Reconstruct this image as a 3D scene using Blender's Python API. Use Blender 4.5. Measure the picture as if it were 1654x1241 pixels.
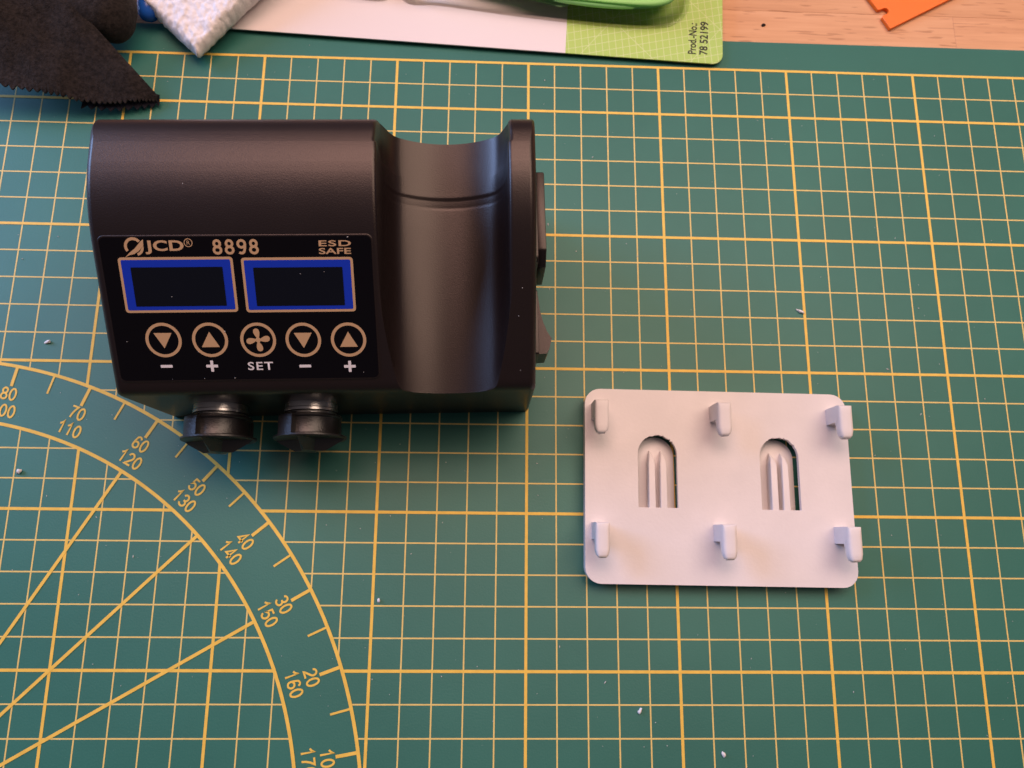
import bpy, bmesh, math, random
from mathutils import Vector, Matrix, noise
S = 0.01                      # geometry below is written in centimetres, built in metres
R = math.radians
rnd = random.Random(7)
scene = bpy.context.scene
for o in list(bpy.data.objects):
    bpy.data.objects.remove(o)
col = scene.collection

# ------------------------------------------------------------------ camera
cd = bpy.data.cameras.new('camera'); cam = bpy.data.objects.new('camera', cd); col.objects.link(cam)
Rm = Matrix(((0.999361, 0.008658, 0.034684), (-0.015568, 0.978639, 0.204997), (-0.032168, -0.205406, 0.978148)))
rv = Vector((-0.2065, 0.0336, -0.0122))
Rw = Matrix.Rotation(rv.length, 3, rv.normalized())      # world -> camera
cam.matrix_world = Matrix.Translation(Vector((-1.3294, -15.7189, 24.5549)) * S) @ Rw.transposed().to_4x4()
cd.sensor_width = 36.0
cd.lens = 36.0 * 1165.52 / 1654
cd.clip_start = 0.005; cd.clip_end = 20
cd.dof.use_dof = True; cd.dof.focus_distance = 0.215; cd.dof.aperture_fstop = 22
scene.camera = cam
scene.render.resolution_x = 1024; scene.render.resolution_y = 768

# ------------------------------------------------------------------ world, lamps, exposure
w = bpy.data.worlds.new('World'); scene.world = w; w.use_nodes = True
bg = w.node_tree.nodes['Background']
bg.inputs[0].default_value = (1.0, 0.86, 0.93, 1); bg.inputs[1].default_value = 0.085
def area(name, pos, target, size, power, color, size_y=None):
    l = bpy.data.lights.new(name, 'AREA'); l.energy = power; l.color = color
    l.shape = 'RECTANGLE' if size_y else 'DISK'; l.size = size * S
    if size_y: l.size_y = size_y * S
    o = bpy.data.objects.new(name, l); col.objects.link(o)
    p = Vector(pos) * S; o.location = p
    o.rotation_euler = (Vector(target) * S - p).to_track_quat('-Z', 'Y').to_euler()
    return o
area('ceiling_lamp', (43, 28, 84), (0, -8, 0), 80, 7.2, (1.0, 0.73, 0.57))
area('ceiling_bounce', (-22, 60, 125), (0, -6, 0), 90, 11.5, (1.0, 0.62, 0.51), 62)
area('window_light', (-125, 52, 58), (0, -6, 0), 66, 21.5, (0.34, 0.54, 1.0), 78)
scene.view_settings.view_transform = 'Standard'; scene.view_settings.look = 'None'
scene.view_settings.exposure = 0.0; scene.view_settings.gamma = 1.0
scene.render.engine = 'CYCLES'

# ------------------------------------------------------------------ materials
def mat(name, color, rough=0.5, spec=0.5, metal=0.0):
    m = bpy.data.materials.new(name); m.use_nodes = True
    b = m.node_tree.nodes['Principled BSDF']
    b.inputs['Base Color'].default_value = (*color, 1); b.inputs['Roughness'].default_value = rough
    b.inputs['Specular IOR Level'].default_value = spec; b.inputs['Metallic'].default_value = metal
    return m
def nodes(m):
    nt = m.node_tree
    return nt, nt.nodes, nt.links, nt.nodes['Principled BSDF']
def coords(m, scale=(1, 1, 1), loc=(0, 0, 0), rot=(0, 0, 0)):
    nt, N, L, b = nodes(m)
    tc = N.new('ShaderNodeTexCoord'); mp = N.new('ShaderNodeMapping')
    mp.inputs['Scale'].default_value = scale; mp.inputs['Location'].default_value = loc; mp.inputs['Rotation'].default_value = rot
    L.new(tc.outputs['Object'], mp.inputs['Vector']); return mp.outputs['Vector']
def noise_tex(m, vec, scale, detail=3, rough=0.5):
    nt, N, L, b = nodes(m)
    n = N.new('ShaderNodeTexNoise'); n.inputs['Scale'].default_value = scale
    n.inputs['Detail'].default_value = detail; n.inputs['Roughness'].default_value = rough
    L.new(vec, n.inputs['Vector']); return n.outputs['Fac']
def ramp(m, fac, stops):
    nt, N, L, b = nodes(m)
    r = N.new('ShaderNodeValToRGB'); e = r.color_ramp.elements
    e[0].position, e[0].color = stops[0][0], (*stops[0][1], 1)
    e[1].position, e[1].color = stops[-1][0], (*stops[-1][1], 1)
    for p, c in stops[1:-1]:
        k = e.new(p); k.color = (*c, 1)
    L.new(fac, r.inputs['Fac']); return r.outputs['Color']
def mixc(m, fac, a, bcol, mode='MIX'):
    nt, N, L, b = nodes(m)
    x = N.new('ShaderNodeMix'); x.data_type = 'RGBA'; x.blend_type = mode
    for sock, val in ((x.inputs['Factor'], fac), (x.inputs['A'], a), (x.inputs['B'], bcol)):
        if isinstance(val, (int, float)): sock.default_value = val
        elif isinstance(val, tuple): sock.default_value = (*val, 1)
        else: L.new(val, sock)
    return x.outputs['Result']
def bump(m, fac, strength, dist):
    nt, N, L, b = nodes(m)
    k = N.new('ShaderNodeBump'); k.inputs['Strength'].default_value = strength; k.inputs['Distance'].default_value = dist
    L.new(fac, k.inputs['Height']); L.new(k.outputs['Normal'], b.inputs['Normal'])
def setc(m, c): nodes(m)[2].new(c, nodes(m)[3].inputs['Base Color'])
def setr(m, f, lo, hi):
    nt, N, L, b = nodes(m)
    r = N.new('ShaderNodeMapRange'); r.inputs['To Min'].default_value = lo; r.inputs['To Max'].default_value = hi
    L.new(f, r.inputs['Value']); L.new(r.outputs['Result'], b.inputs['Roughness'])

M = {}
# self-healing mat: dark green vinyl, worn, fine grain
m = M['mat'] = mat('green_vinyl', (0.03, 0.13, 0.10), 0.42, 0.5)
v = coords(m)
c1 = ramp(m, noise_tex(m, v, 14, 5, 0.6), [(0.3, (0.022, 0.132, 0.104)), (0.7, (0.028, 0.158, 0.124))])
sp = ramp(m, noise_tex(m, v, 2600, 2, 0.6), [(0.66, (0, 0, 0)), (0.78, (0.5, 0.5, 0.5))])
c2 = mixc(m, sp, c1, (0.085, 0.24, 0.195))
vs = coords(m, (3, 60, 1), rot=(0, 0, 0.4))
scr = ramp(m, noise_tex(m, vs, 20, 4, 0.65), [(0.70, (0, 0, 0)), (0.78, (0.14, 0.14, 0.14))])
setc(m, mixc(m, scr, c2, (0.10, 0.25, 0.21)))
setr(m, noise_tex(m, v, 30, 4), 0.46, 0.56)
bump(m, noise_tex(m, v, 1500, 3), 0.22, 0.0002)
m = M['ink'] = mat('yellow_ink', (0.70, 0.44, 0.085), 0.5, 0.35)
v = coords(m); setc(m, ramp(m, noise_tex(m, v, 300, 4), [(0.3, (0.74, 0.49, 0.085)), (0.7, (0.86, 0.57, 0.105))]))
m = M['thin_ink'] = mat('pale_yellow_ink', (0.62, 0.42, 0.16), 0.5, 0.35)
v = coords(m); setc(m, ramp(m, noise_tex(m, v, 300, 4), [(0.3, (0.68, 0.52, 0.17)), (0.7, (0.80, 0.61, 0.20))]))
# moulded black plastic
m = M['body'] = mat('black_moulded_plastic', (0.0085, 0.0050, 0.0052), 0.36, 0.62)
m.node_tree.nodes['Principled BSDF'].inputs['Specular Tint'].default_value = (1.0, 0.87, 0.83, 1)
v = coords(m)
bump(m, noise_tex(m, v, 2700, 2, 0.6), 0.20, 0.0002)
setr(m, noise_tex(m, v, 60, 4), 0.34, 0.40)
m = M['cap'] = mat('black_rubber', (0.009, 0.008, 0.0085), 0.36, 0.7)
v = coords(m); bump(m, noise_tex(m, v, 1800, 2), 0.25, 0.0003)
M['panel'] = mat('black_gloss_film', (0.003, 0.0025, 0.004), 0.10, 0.22)
v = coords(M['panel']); setr(M['panel'], noise_tex(M['panel'], v, 120, 4), 0.07, 0.14)
M['gold'] = mat('gold_print', (0.50, 0.325, 0.185), 0.4, 0.3)
M['blue'] = mat('blue_print', (0.008, 0.036, 0.46), 0.3, 0.3)
M['screen'] = mat('dark_screen', (0.003, 0.004, 0.009), 0.12, 0.4)
M['white_print'] = mat('white_print', (0.72, 0.70, 0.74), 0.5, 0.3)
M['steel'] = mat('nickel_plating', (0.88, 0.86, 0.84), 0.30, 0.5, 1.0)
M['gap'] = mat('black_groove', (0.006, 0.006, 0.006), 0.6, 0.3)
# printed white plastic
m = M['pla'] = mat('white_printed_plastic', (0.74, 0.69, 0.68), 0.55, 0.35)
v = coords(m)
bump(m, noise_tex(m, coords(m, (1, 1, 6)), 900, 2), 0.14, 0.0003)
setc(m, ramp(m, noise_tex(m, v, 90, 4), [(0.3, (0.73, 0.695, 0.705)), (0.7, (0.78, 0.74, 0.75))]))
# beech stave worktop
m = M['wood'] = mat('oiled_beech', (0.55, 0.30, 0.15), 0.42, 0.4)
nt, N, L, b = nodes(m)
oi = N.new('ShaderNodeObjectInfo')
tc = N.new('ShaderNodeTexCoord'); add = N.new('ShaderNodeVectorMath'); add.operation = 'ADD'
L.new(tc.outputs['Object'], add.inputs[0]); L.new(oi.outputs['Random'], add.inputs[1])
def mapped(sc):
    mp = N.new('ShaderNodeMapping'); mp.inputs['Scale'].default_value = sc
    L.new(add.outputs[0], mp.inputs['Vector']); return mp.outputs['Vector']
gr = ramp(m, noise_tex(m, mapped((6, 90, 30)), 3.5, 6, 0.6), [(0.25, (0.55, 0.27, 0.135)), (0.5, (0.66, 0.345, 0.18)), (0.75, (0.72, 0.40, 0.225))])
po = ramp(m, noise_tex(m, mapped((95, 900, 300)), 1.0, 1, 0.4), [(0.635, (0, 0, 0)), (0.70, (0.55, 0.55, 0.55))])
c2 = mixc(m, po, gr, (0.33, 0.135, 0.055))
tint = ramp(m, oi.outputs['Random'], [(0.0, (0.88, 0.86, 0.82)), (1.0, (1.0, 1.0, 1.0))])
setc(m, mixc(m, 1.0, c2, tint, 'MULTIPLY'))
bump(m, noise_tex(m, mapped((40, 500, 100)), 1.0, 3), 0.12, 0.0004)
# felt-like cloth
def cloth_mat(name, a, bcol):
    m = mat(name, a, 0.95, 0.1)
    v = coords(m)
    wv = noise_tex(m, v, 650, 5, 0.8)
    setc(m, ramp(m, wv, [(0.38, a), (0.62, bcol)]))
    bump(m, noise_tex(m, v, 1100, 4, 0.7), 0.55, 0.0008)
    nodes(m)[3].inputs['Sheen Weight'].default_value = 0.12
    return m
M['cloth'] = cloth_mat('black_felt', (0.010, 0.0085, 0.0085), (0.032, 0.026, 0.025))
M['navy'] = cloth_mat('dark_lining', (0.008, 0.008, 0.014), (0.016, 0.015, 0.024))
# EPE foam
m = M['foam'] = mat('white_foam', (0.76, 0.74, 0.73), 0.45, 0.5)
v = coords(m)
vo = N  # placeholder
nt, N2, L2, b2 = nodes(m)
vor = N2.new('ShaderNodeTexVoronoi'); vor.inputs['Scale'].default_value = 900; L2.new(v, vor.inputs['Vector'])
setc(m, ramp(m, vor.outputs['Distance'], [(0.0, (0.87, 0.83, 0.82)), (0.9, (0.79, 0.75, 0.74))]))
bump(m, noise_tex(m, v, 1000, 4, 0.75), 0.35, 0.0008)
b2.inputs['Subsurface Weight'].default_value = 0.35; b2.inputs['Subsurface Radius'].default_value = (0.004, 0.004, 0.004)
M['blue_plastic'] = mat('blue_gloss_plastic', (0.012, 0.09, 0.42), 0.22, 0.5)
m = M['orange'] = mat('orange_printed_plastic', (0.86, 0.17, 0.012), 0.42, 0.4)
v = coords(m, (1, 14, 1), rot=(0, 0, R(-26)))
bump(m, noise_tex(m, v, 260, 2), 0.12, 0.0003)
nodes(m)[3].inputs['Subsurface Weight'].default_value = 0.15; nodes(m)[3].inputs['Subsurface Radius'].default_value = (0.003, 0.001, 0.0005)
M['handle'] = mat('bright_green_plastic', (0.36, 0.80, 0.26), 0.35, 0.4)
M['handle_soft'] = mat('pale_green_plastic', (0.40, 0.68, 0.28), 0.3, 0.4)
M['card'] = mat('white_card', (0.74, 0.67, 0.66), 0.38, 0.4)
M['card_edge'] = mat('grey_card_board', (0.42, 0.38, 0.36), 0.9, 0.1)
M['black_ink'] = mat('black_ink', (0.012, 0.012, 0.010), 0.5, 0.3)
m = M['card_green'] = mat('green_printed_card', (0.36, 0.47, 0.09), 0.38, 0.4)
nt, N, L, b = nodes(m)
tc = N.new('ShaderNodeTexCoord')
def lines(nx, ny, period, width, off=0.0):
    d = N.new('ShaderNodeVectorMath'); d.operation = 'DOT_PRODUCT'; d.inputs[1].default_value = (nx, ny, 0)
    L.new(tc.outputs['Object'], d.inputs[0])
    a = N.new('ShaderNodeMath'); a.operation = 'MULTIPLY_ADD'; a.inputs[1].default_value = 1 / (period * S); a.inputs[2].default_value = 100 + off
    L.new(d.outputs['Value'], a.inputs[0])
    f = N.new('ShaderNodeMath'); f.operation = 'FRACT'; L.new(a.outputs[0], f.inputs[0])
    lt = N.new('ShaderNodeMath'); lt.operation = 'LESS_THAN'; lt.inputs[1].default_value = width / period; L.new(f.outputs[0], lt.inputs[0])
    return lt.outputs[0]
def fmax(a, bb):
    x = N.new('ShaderNodeMath'); x.operation = 'MAXIMUM'; L.new(a, x.inputs[0]); L.new(bb, x.inputs[1]); return x.outputs[0]
ln = fmax(lines(0.995, 0.115, 0.262, 0.022), lines(-0.27, 0.963, 0.335, 0.022))
ln = fmax(ln, lines(0.70, 0.714, 2.9, 0.022, 0.55)); ln = fmax(ln, lines(0.80, -0.60, 3.4, 0.02, 0.2))
gt = N.new('ShaderNodeMath'); gt.operation = 'MULTIPLY'; gt.inputs[1].default_value = 0.6; L.new(ln, gt.inputs[0])
gc = ramp(m, noise_tex(m, coords(m), 18, 2), [(0.35, (0.36, 0.56, 0.12)), (0.65, (0.41, 0.57, 0.11))])
setc(m, mixc(m, gt.outputs[0], gc, (0.66, 0.70, 0.42)))
# clear PET blister: mostly see-through with a fresnel gloss
m = M['clear'] = bpy.data.materials.new('clear_blister_plastic'); m.use_nodes = True
nt = m.node_tree; nt.nodes.clear()
out = nt.nodes.new('ShaderNodeOutputMaterial'); mx = nt.nodes.new('ShaderNodeMixShader')
tr = nt.nodes.new('ShaderNodeBsdfTransparent'); gl = nt.nodes.new('ShaderNodeBsdfGlossy'); fr = nt.nodes.new('ShaderNodeFresnel')
tr.inputs[0].default_value = (0.975, 0.975, 0.975, 1); gl.inputs['Roughness'].default_value = 0.14; fr.inputs[0].default_value = 1.38
nt.links.new(fr.outputs[0], mx.inputs[0]); nt.links.new(tr.outputs[0], mx.inputs[1]); nt.links.new(gl.outputs[0], mx.inputs[2]); nt.links.new(mx.outputs[0], out.inputs[0])
M['crumb'] = mat('white_plastic_crumb', (0.75, 0.72, 0.72), 0.6, 0.3)
M['dust'] = mat('pale_lint', (0.55, 0.55, 0.55), 0.8, 0.2)
M['dark_knot'] = mat('dark_speck', (0.02, 0.013, 0.01), 0.8, 0.2)

# ------------------------------------------------------------------ builders
def empty(name, label=None, cat=None, loc=(0, 0, 0), rotz=0, group=None):
    o = bpy.data.objects.new(name, None); col.objects.link(o)
    o.empty_display_size = 0.01
    o.location = Vector(loc) * S; o.rotation_euler = (0, 0, rotz)
    tag(o, label, cat, group); return o
def tag(o, label=None, cat=None, group=None, kind=None):
    if label: o['label'] = label
    if cat: o['category'] = cat
    if group: o['group'] = group
    if kind: o['kind'] = kind
    return o
def link(name, me, m, parent=None, smooth=None):
    if m: me.materials.clear(); me.materials.append(m)
    if smooth is not None:
        for p in me.polygons: p.use_smooth = True
        me.set_sharp_from_angle(angle=R(smooth))
    o = bpy.data.objects.new(name, me); col.objects.link(o)
    if parent: o.parent = parent
    return o
def fin(name, bm, m, parent=None, smooth=35, recalc=True):
    if recalc: bmesh.ops.recalc_face_normals(bm, faces=bm.faces)
    for vtx in bm.verts: vtx.co *= S
    me = bpy.data.meshes.new(name); bm.to_mesh(me); bm.free()
    return link(name, me, m, parent, smooth)
def prism(bm, poly, a, b_, axis='z', bev=0, seg=2, M4=None):
    """extrude a closed 2-D outline between a and b_ along an axis"""
    def P(p, t):
        if axis == 'z': return Vector((p[0], p[1], t))
        if axis == 'x': return Vector((t, p[0], p[1]))
        return Vector((p[0], t, p[1]))
    lo = [bm.verts.new(P(p, a)) for p in poly]; hi = [bm.verts.new(P(p, b_)) for p in poly]
    n = len(poly); fs = [bm.faces.new(lo[::-1]), bm.faces.new(hi)]
    for i in range(n): fs.append(bm.faces.new((lo[i], lo[(i + 1) % n], hi[(i + 1) % n], hi[i])))
    bmesh.ops.recalc_face_normals(bm, faces=fs)
    vs = set(lo + hi)
    if bev:
        es = {e for f in fs for e in f.edges if e.calc_face_angle(0) > R(28)}
        r = bmesh.ops.bevel(bm, geom=list(es), offset=bev, segments=seg, profile=0.5, affect='EDGES', clamp_overlap=True)
        vs |= set(r['verts'])
    vs = [v_ for v_ in vs if v_.is_valid]
    if M4: bmesh.ops.transform(bm, matrix=M4, verts=vs)
    return vs
def rrect(x0, x1, y0, y1, r, n=5):
    pts = []
    for cx, cy, a in ((x1 - r, y1 - r, 0), (x0 + r, y1 - r, 90), (x0 + r, y0 + r, 180), (x1 - r, y0 + r, 270)):
        for i in range(n + 1):
            t = R(a + 90 * i / n); pts.append((cx + r * math.cos(t), cy + r * math.sin(t)))
    return pts
def circle(cx, cy, r, n=40): return [(cx + r * math.cos(2 * math.pi * i / n), cy + r * math.sin(2 * math.pi * i / n)) for i in range(n)]
def sheet(bm, poly, f):
    vs = [bm.verts.new(f(*p)) for p in poly]; return bm.faces.new(vs)
def ring_sheet(bm, outer, inner, f):
    a = [bm.verts.new(f(*p)) for p in outer]; b_ = [bm.verts.new(f(*p)) for p in inner]; n = len(a)
    for i in range(n): bm.faces.new((a[i], a[(i + 1) % n], b_[(i + 1) % n], b_[i]))
def filled(outlines, z0, z1):
    """solid plate with holes from closed outlines (first = outside)"""
    cu = bpy.data.curves.new('outline', 'CURVE'); cu.dimensions = '2D'; cu.fill_mode = 'BOTH'; cu.extrude = (z1 - z0) / 2
    for pl in outlines:
        s = cu.splines.new('POLY'); s.points.add(len(pl) - 1); s.use_cyclic_u = True
        for q, p in zip(s.points, pl): q.co = (p[0], p[1], 0, 1)
    return curve_mesh(cu, lambda c: Vector((c.x, c.y, c.z + (z0 + z1) / 2)))
def curve_mesh(cu, f):
    ob = bpy.data.objects.new('temporary', cu); col.objects.link(ob)
    me = bpy.data.meshes.new_from_object(ob.evaluated_get(bpy.context.evaluated_depsgraph_get()))
    bpy.data.objects.remove(ob); bpy.data.curves.remove(cu)
    bm = bmesh.new(); bm.from_mesh(me); bpy.data.meshes.remove(me)
    bmesh.ops.remove_doubles(bm, verts=bm.verts, dist=1e-5)
    for v_ in bm.verts: v_.co = f(v_.co)
    return bm
def text_bm(body, x0, x1, y0, y1, f, bold=0.0, spacing=1.0, res=4):
    """flat lettering fitted to a box, mapped through f(x, y)"""
    cu = bpy.data.curves.new('lettering', 'FONT'); cu.body = body; cu.size = 1; cu.offset = bold
    cu.space_character = spacing; cu.fill_mode = 'FRONT'; cu.resolution_u = res
    bm = curve_mesh(cu, lambda c: c.copy())
    xs = [v_.co.x for v_ in bm.verts]; ys = [v_.co.y for v_ in bm.verts]
    ax, bx, ay, by = min(xs), max(xs), min(ys), max(ys)
    for v_ in bm.verts:
        v_.co = f(x0 + (v_.co.x - ax) / (bx - ax) * (x1 - x0), y0 + (v_.co.y - ay) / (by - ay) * (y1 - y0))
    return bm
def join(bm, other):
    me = bpy.data.meshes.new('temporary'); other.to_mesh(me); other.free(); bm.from_mesh(me); bpy.data.meshes.remove(me)
def lathe_y(bm, prof, cx, cz, n=48):
    rows = []
    for r, y in prof:
        rows.append([bm.verts.new((cx + r * math.cos(2 * math.pi * i / n), y, cz + r * math.sin(2 * math.pi * i / n))) for i in range(n)])
    for a, b_ in zip(rows, rows[1:]):
        for i in range(n): bm.faces.new((a[i], a[(i + 1) % n], b_[(i + 1) % n], b_[i]))
    bm.faces.new(rows[0]); bm.faces.new(rows[-1])

# ------------------------------------------------------------------ tabletop (stave worktop)
top = bpy.data.objects.new('tabletop', None); col.objects.link(top); tag(top, kind='structure')
stave_mesh = {}
def stave(x0, x1, y0, y1):
    key = (round(x1 - x0, 2), round(y1 - y0, 2))
    if key not in stave_mesh:
        bm = bmesh.new(); g = 0.002
        prism(bm, [(g, g), (key[0] - g, g), (key[0] - g, key[1] - g), (g, key[1] - g)], -3.0, 0, bev=0.006, seg=1)
        for v_ in bm.verts: v_.co *= S
        me = bpy.data.meshes.new('stave'); bm.to_mesh(me); bm.free(); me.materials.append(M['wood']); stave_mesh[key] = me
    o = bpy.data.objects.new('stave', stave_mesh[key]); col.objects.link(o); o.parent = top
    o.location = Vector((x0, y0, -0.3)) * S
for j in range(-12, 6):
    y0 = 4.92 + 4.0 * (j - 1)
    off = {0: 17.15 - 32 * 2, 1: -8.0 - 32}.get(j, rnd.uniform(-60, -48))
    for k in range(4):
        stave(off + 32 * k, off + 32 * (k + 1), y0, y0 + 4.0)
bm = bmesh.new(); prism(bm, [(-64, -48), (76, -48), (76, 26), (-64, 26)], -3.4, -3.305); fin('underboard', bm, M['wood'], top)

# ------------------------------------------------------------------ cutting mat
mat_root = empty('cutting_mat', 'green cutting mat with yellow centimetre grid and protractor arcs lying on the wooden table', 'cutting mat')
bm = bmesh.new(); prism(bm, rrect(-36.3, 26.3, -43.3, 3.27, 0.6), -0.298, 0.0, bev=0.03, seg=2)
fin('mat_sheet', bm, M['mat'], mat_root, 30)
PC = (-20.0, -25.0)
def clip(fixed, lo, hi, vertical):
    """pieces of a grid line outside the protractor band 13 < r < 15"""
    c0, c1 = (PC[0], PC[1]) if vertical else (PC[1], PC[0])
    d = fixed - c0; cuts = []
    if abs(d) < 15:
        o = math.sqrt(225 - d * d); i = math.sqrt(169 - d * d) if abs(d) < 13 else 0
        segs = [(lo, c1 - o), (c1 - i, c1 + i), (c1 + o, hi)]
        return [s_ for s_ in segs if s_[1] - s_[0] > 0.02]
    return [(lo, hi)]
def quad(bm, x0, y0, x1, y1, z): bm.faces.new([bm.verts.new(p) for p in ((x0, y0, z), (x1, y0, z), (x1, y1, z), (x0, y1, z))])
thick, thin = bmesh.new(), bmesh.new()
X0, X1, Y0, Y1 = -35, 25, -42, 2
for i in range(X0, X1 + 1):
    big = i % 5 == 0; wd = 0.048 if big else 0.0235
    for a, b_ in clip(i, Y0, Y1, True): quad(thick if big else thin, i - wd, a, i + wd, b_, 0.0075 if big else 0.0035)
for j in range(Y0, Y1 + 1):
    big = j % 5 == 0 or j in (Y0, Y1); wd = 0.048 if big else 0.0235
    for a, b_ in clip(j, X0, X1, False): quad(thick if big else thin, a, j - wd, b_, j + wd, 0.0095 if big else 0.0055)
fin('thin_grid_lines', thin, M['thin_ink'], mat_root, None)
fin('thick_grid_lines', thick, M['ink'], mat_root, None)
arc = bmesh.new()
def pol(r, a, z): return Vector((PC[0] + r * math.cos(R(a)), PC[1] + r * math.sin(R(a)), z))
for rad in (13.0, 15.0):
    pts = [(pol(rad - 0.055, a * 0.75, 0.0115), pol(rad + 0.055, a * 0.75, 0.0115)) for a in range(-20, 261)]
    for p, q in zip(pts, pts[1:]): arc.faces.new([arc.verts.new(x) for x in (p[0], p[1], q[1], q[0])])
def radial(bm, a, r0, r1, wd, z):
    t = Vector((-math.sin(R(a)), math.cos(R(a)), 0)) * wd
    bm.faces.new([bm.verts.new(x) for x in (pol(r0, a, z) - t, pol(r1, a, z) - t, pol(r1, a, z) + t, pol(r0, a, z) + t)])
fin('protractor_arcs', arc, M['ink'], mat_root, None)
tk = bmesh.new()
for a in range(5, 180, 5): radial(tk, a, 14.30 if a % 10 == 0 else 14.33, 14.95, 0.052 if a % 10 == 0 else 0.034, 0.0135)
fin('protractor_ticks', tk, M['ink'], mat_root, None)
dg = bmesh.new()
for k, a in enumerate((30, 45, 60, 120, 135, 150)): radial(dg, a, 0, 12.95, 0.052, 0.0135 + 0.001 * k)
fin('angle_lines', dg, M['ink'], mat_root, None)
def arcpts(cx, cy, rx, ry, a0, a1, n=12):
    return [(cx + rx * math.cos(R(a0 + (a1 - a0) * i / n)), cy + ry * math.sin(R(a0 + (a1 - a0) * i / n))) for i in range(n + 1)]
DIG = {   # centre lines of the digits in a box 0.56 wide, 1 high
 '0': [(arcpts(.28, .5, .23, .46, 90, 450, 32), True)],
 '1': [([(.06, .70), (.16, .76), (.26, .86), (.32, .97), (.32, 0)], False)],
 '2': [(arcpts(.28, .70, .22, .26, 170, -20, 14) + [(.44, .52), (.25, .30), (.10, .14), (.05, .05), (.52, .05)], False)],
 '3': [(arcpts(.27, .72, .21, .24, 165, -75, 14) + [(.22, .51)], False), ([(.22, .51)] + arcpts(.26, .27, .24, .23, 78, -165, 16), False)],
 '4': [([(.40, 0), (.40, .93), (.03, .27), (.55, .27)], False)],
 '5': [([(.50, .94), (.16, .94), (.09, .49)] + arcpts(.28, .32, .235, .28, 135, -160, 18), False)],
 '6': [(arcpts(.28, .29, .225, .25, 0, 360, 24), True), ([(.50, .80)] + arcpts(.31, .72, .20, .24, 50, 150, 8) + [(.075, .55), (.055, .30)], False)],
 '7': [([(.04, .94), (.52, .94), (.34, .62), (.24, .30), (.20, 0)], False)],
 '8': [(arcpts(.28, .73, .19, .22, 0, 360, 22), True), (arcpts(.28, .27, .225, .235, 0, 360, 24), True)],
 '9': [(arcpts(.28, .70, .225, .25, 0, 360, 24), True), ([(.505, .70), (.485, .42)] + arcpts(.25, .28, .20, .24, -20, -135, 8), False)],
}
def ribbon(bm, pts, closed, hw, f):
    n = len(pts); Pv = [Vector(p) for p in pts]
    if closed: Pv = Pv[:-1]; n -= 1
    L_, R_ = [], []
    for i in range(n):
        a = Pv[(i - 1) % n] if (closed or i) else Pv[i]; b_ = Pv[(i + 1) % n] if (closed or i < n - 1) else Pv[i]
        d1 = (Pv[i] - a).normalized() if (Pv[i] - a).length else (b_ - Pv[i]).normalized()
        d2 = (b_ - Pv[i]).normalized() if (b_ - Pv[i]).length else d1
        t = (d1 + d2); t = t.normalized() if t.length > 1e-6 else d1
        nn = Vector((-t.y, t.x)); k = hw / max(0.45, abs(nn.dot(Vector((-d1.y, d1.x)))))
        L_.append(bm.verts.new(f(*(Pv[i] + nn * k)))); R_.append(bm.verts.new(f(*(Pv[i] - nn * k))))
    for i in range(n if closed else n - 1):
        j = (i + 1) % n; bm.faces.new((L_[i], R_[i], R_[j], L_[j]))
def digits(bm, txt, cx, cy, h, adv, hw, f, wx=1.0):
    x0 = cx - adv * (len(txt) - 1) / 2
    for k, c in enumerate(txt):
        xc = x0 + adv * k - 0.28 * h * wx
        for q, (pts, closed) in enumerate(DIG[c]):
            ribbon(bm, [(xc + p[0] * h * wx, cy - h / 2 + p[1] * h) for p in pts], closed, hw, lambda x, y, q=q: f(x, y, q))
nm = bmesh.new()
for a in range(10, 180, 10):
    for s_, rad in ((str(a), 14.04), (str(180 - a), 13.46)):
        th = R(a)
        def f(x, y, q, th=th, rad=rad):
            rr = Vector((math.cos(th), math.sin(th), 0)); tt = Vector((math.sin(th), -math.cos(th), 0))
            return Vector((PC[0], PC[1], 0.0115 + 0.001 * q)) + rr * (rad + y) + tt * x
        digits(nm, s_, 0, 0, 0.42, 0.282, 0.031, f)
fin('protractor_numerals', nm, M['ink'], mat_root, None, recalc=False)

# ------------------------------------------------------------------ soldering station
TH = R(1.75)
st = empty('soldering_station', 'black plastic soldering station with two dark displays, gold buttons and a cradle groove', 'soldering station', (-12.0, -11.9, 0), TH)
prof = [(0, 3.70), (0.012, 3.82), (0.05, 3.91), (0.11, 3.98), (0.2, 4.05), (0.4, 4.16), (0.7, 4.33), (1.2, 4.61), (1.8, 4.94), (2.4, 5.27), (3.0, 5.60), (3.6, 5.925),
        (4.0, 6.13), (4.3, 6.265), (4.6, 6.38), (4.9, 6.475), (5.2, 6.545), (5.5, 6.59), (5.8, 6.615), (6.1, 6.615), (6.4, 6.60), (6.7, 6.56), (6.95, 6.49), (7.13, 6.39), (7.27, 6.25), (7.38, 6.05), (7.46, 5.82), (7.53, 5.6), (7.57, 5.35)]
extra = [0.3, 0.55, 0.95, 1.5, 2.1, 2.7, 3.3, 5.565, 5.60, 5.635, 5.80, 5.82, 5.845, 5.87, 5.895, 5.915, 5.93, 6.0]
def Hh(y):
    for (a, za), (b_, zb) in zip(prof, prof[1:]):
        if a <= y <= b_: return za + (zb - za) * (y - a) / (b_ - a)
    return prof[-1][1]
GX = 9.5
def sm(t): t = max(0, min(1, t)); return t * t * (3 - 2 * t)
def zfloor(y):
    z = 3.46 + 0.115 * y
    z -= 0.009 * max(0, 1 - abs(y - 5.60) / 0.03)          # moulding seam
    z += 0.035 * sm((y - 5.80) / 0.13)                      # raised rear rest
    z += 0.0 if y < 6 else 0.02 * (y - 6)
    return z
def gw(y): return 1.74 + 0.05 * sm((y - 0.4) / 1.5) + 0.05 * sm((y - 6.40) / 0.06)
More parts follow.
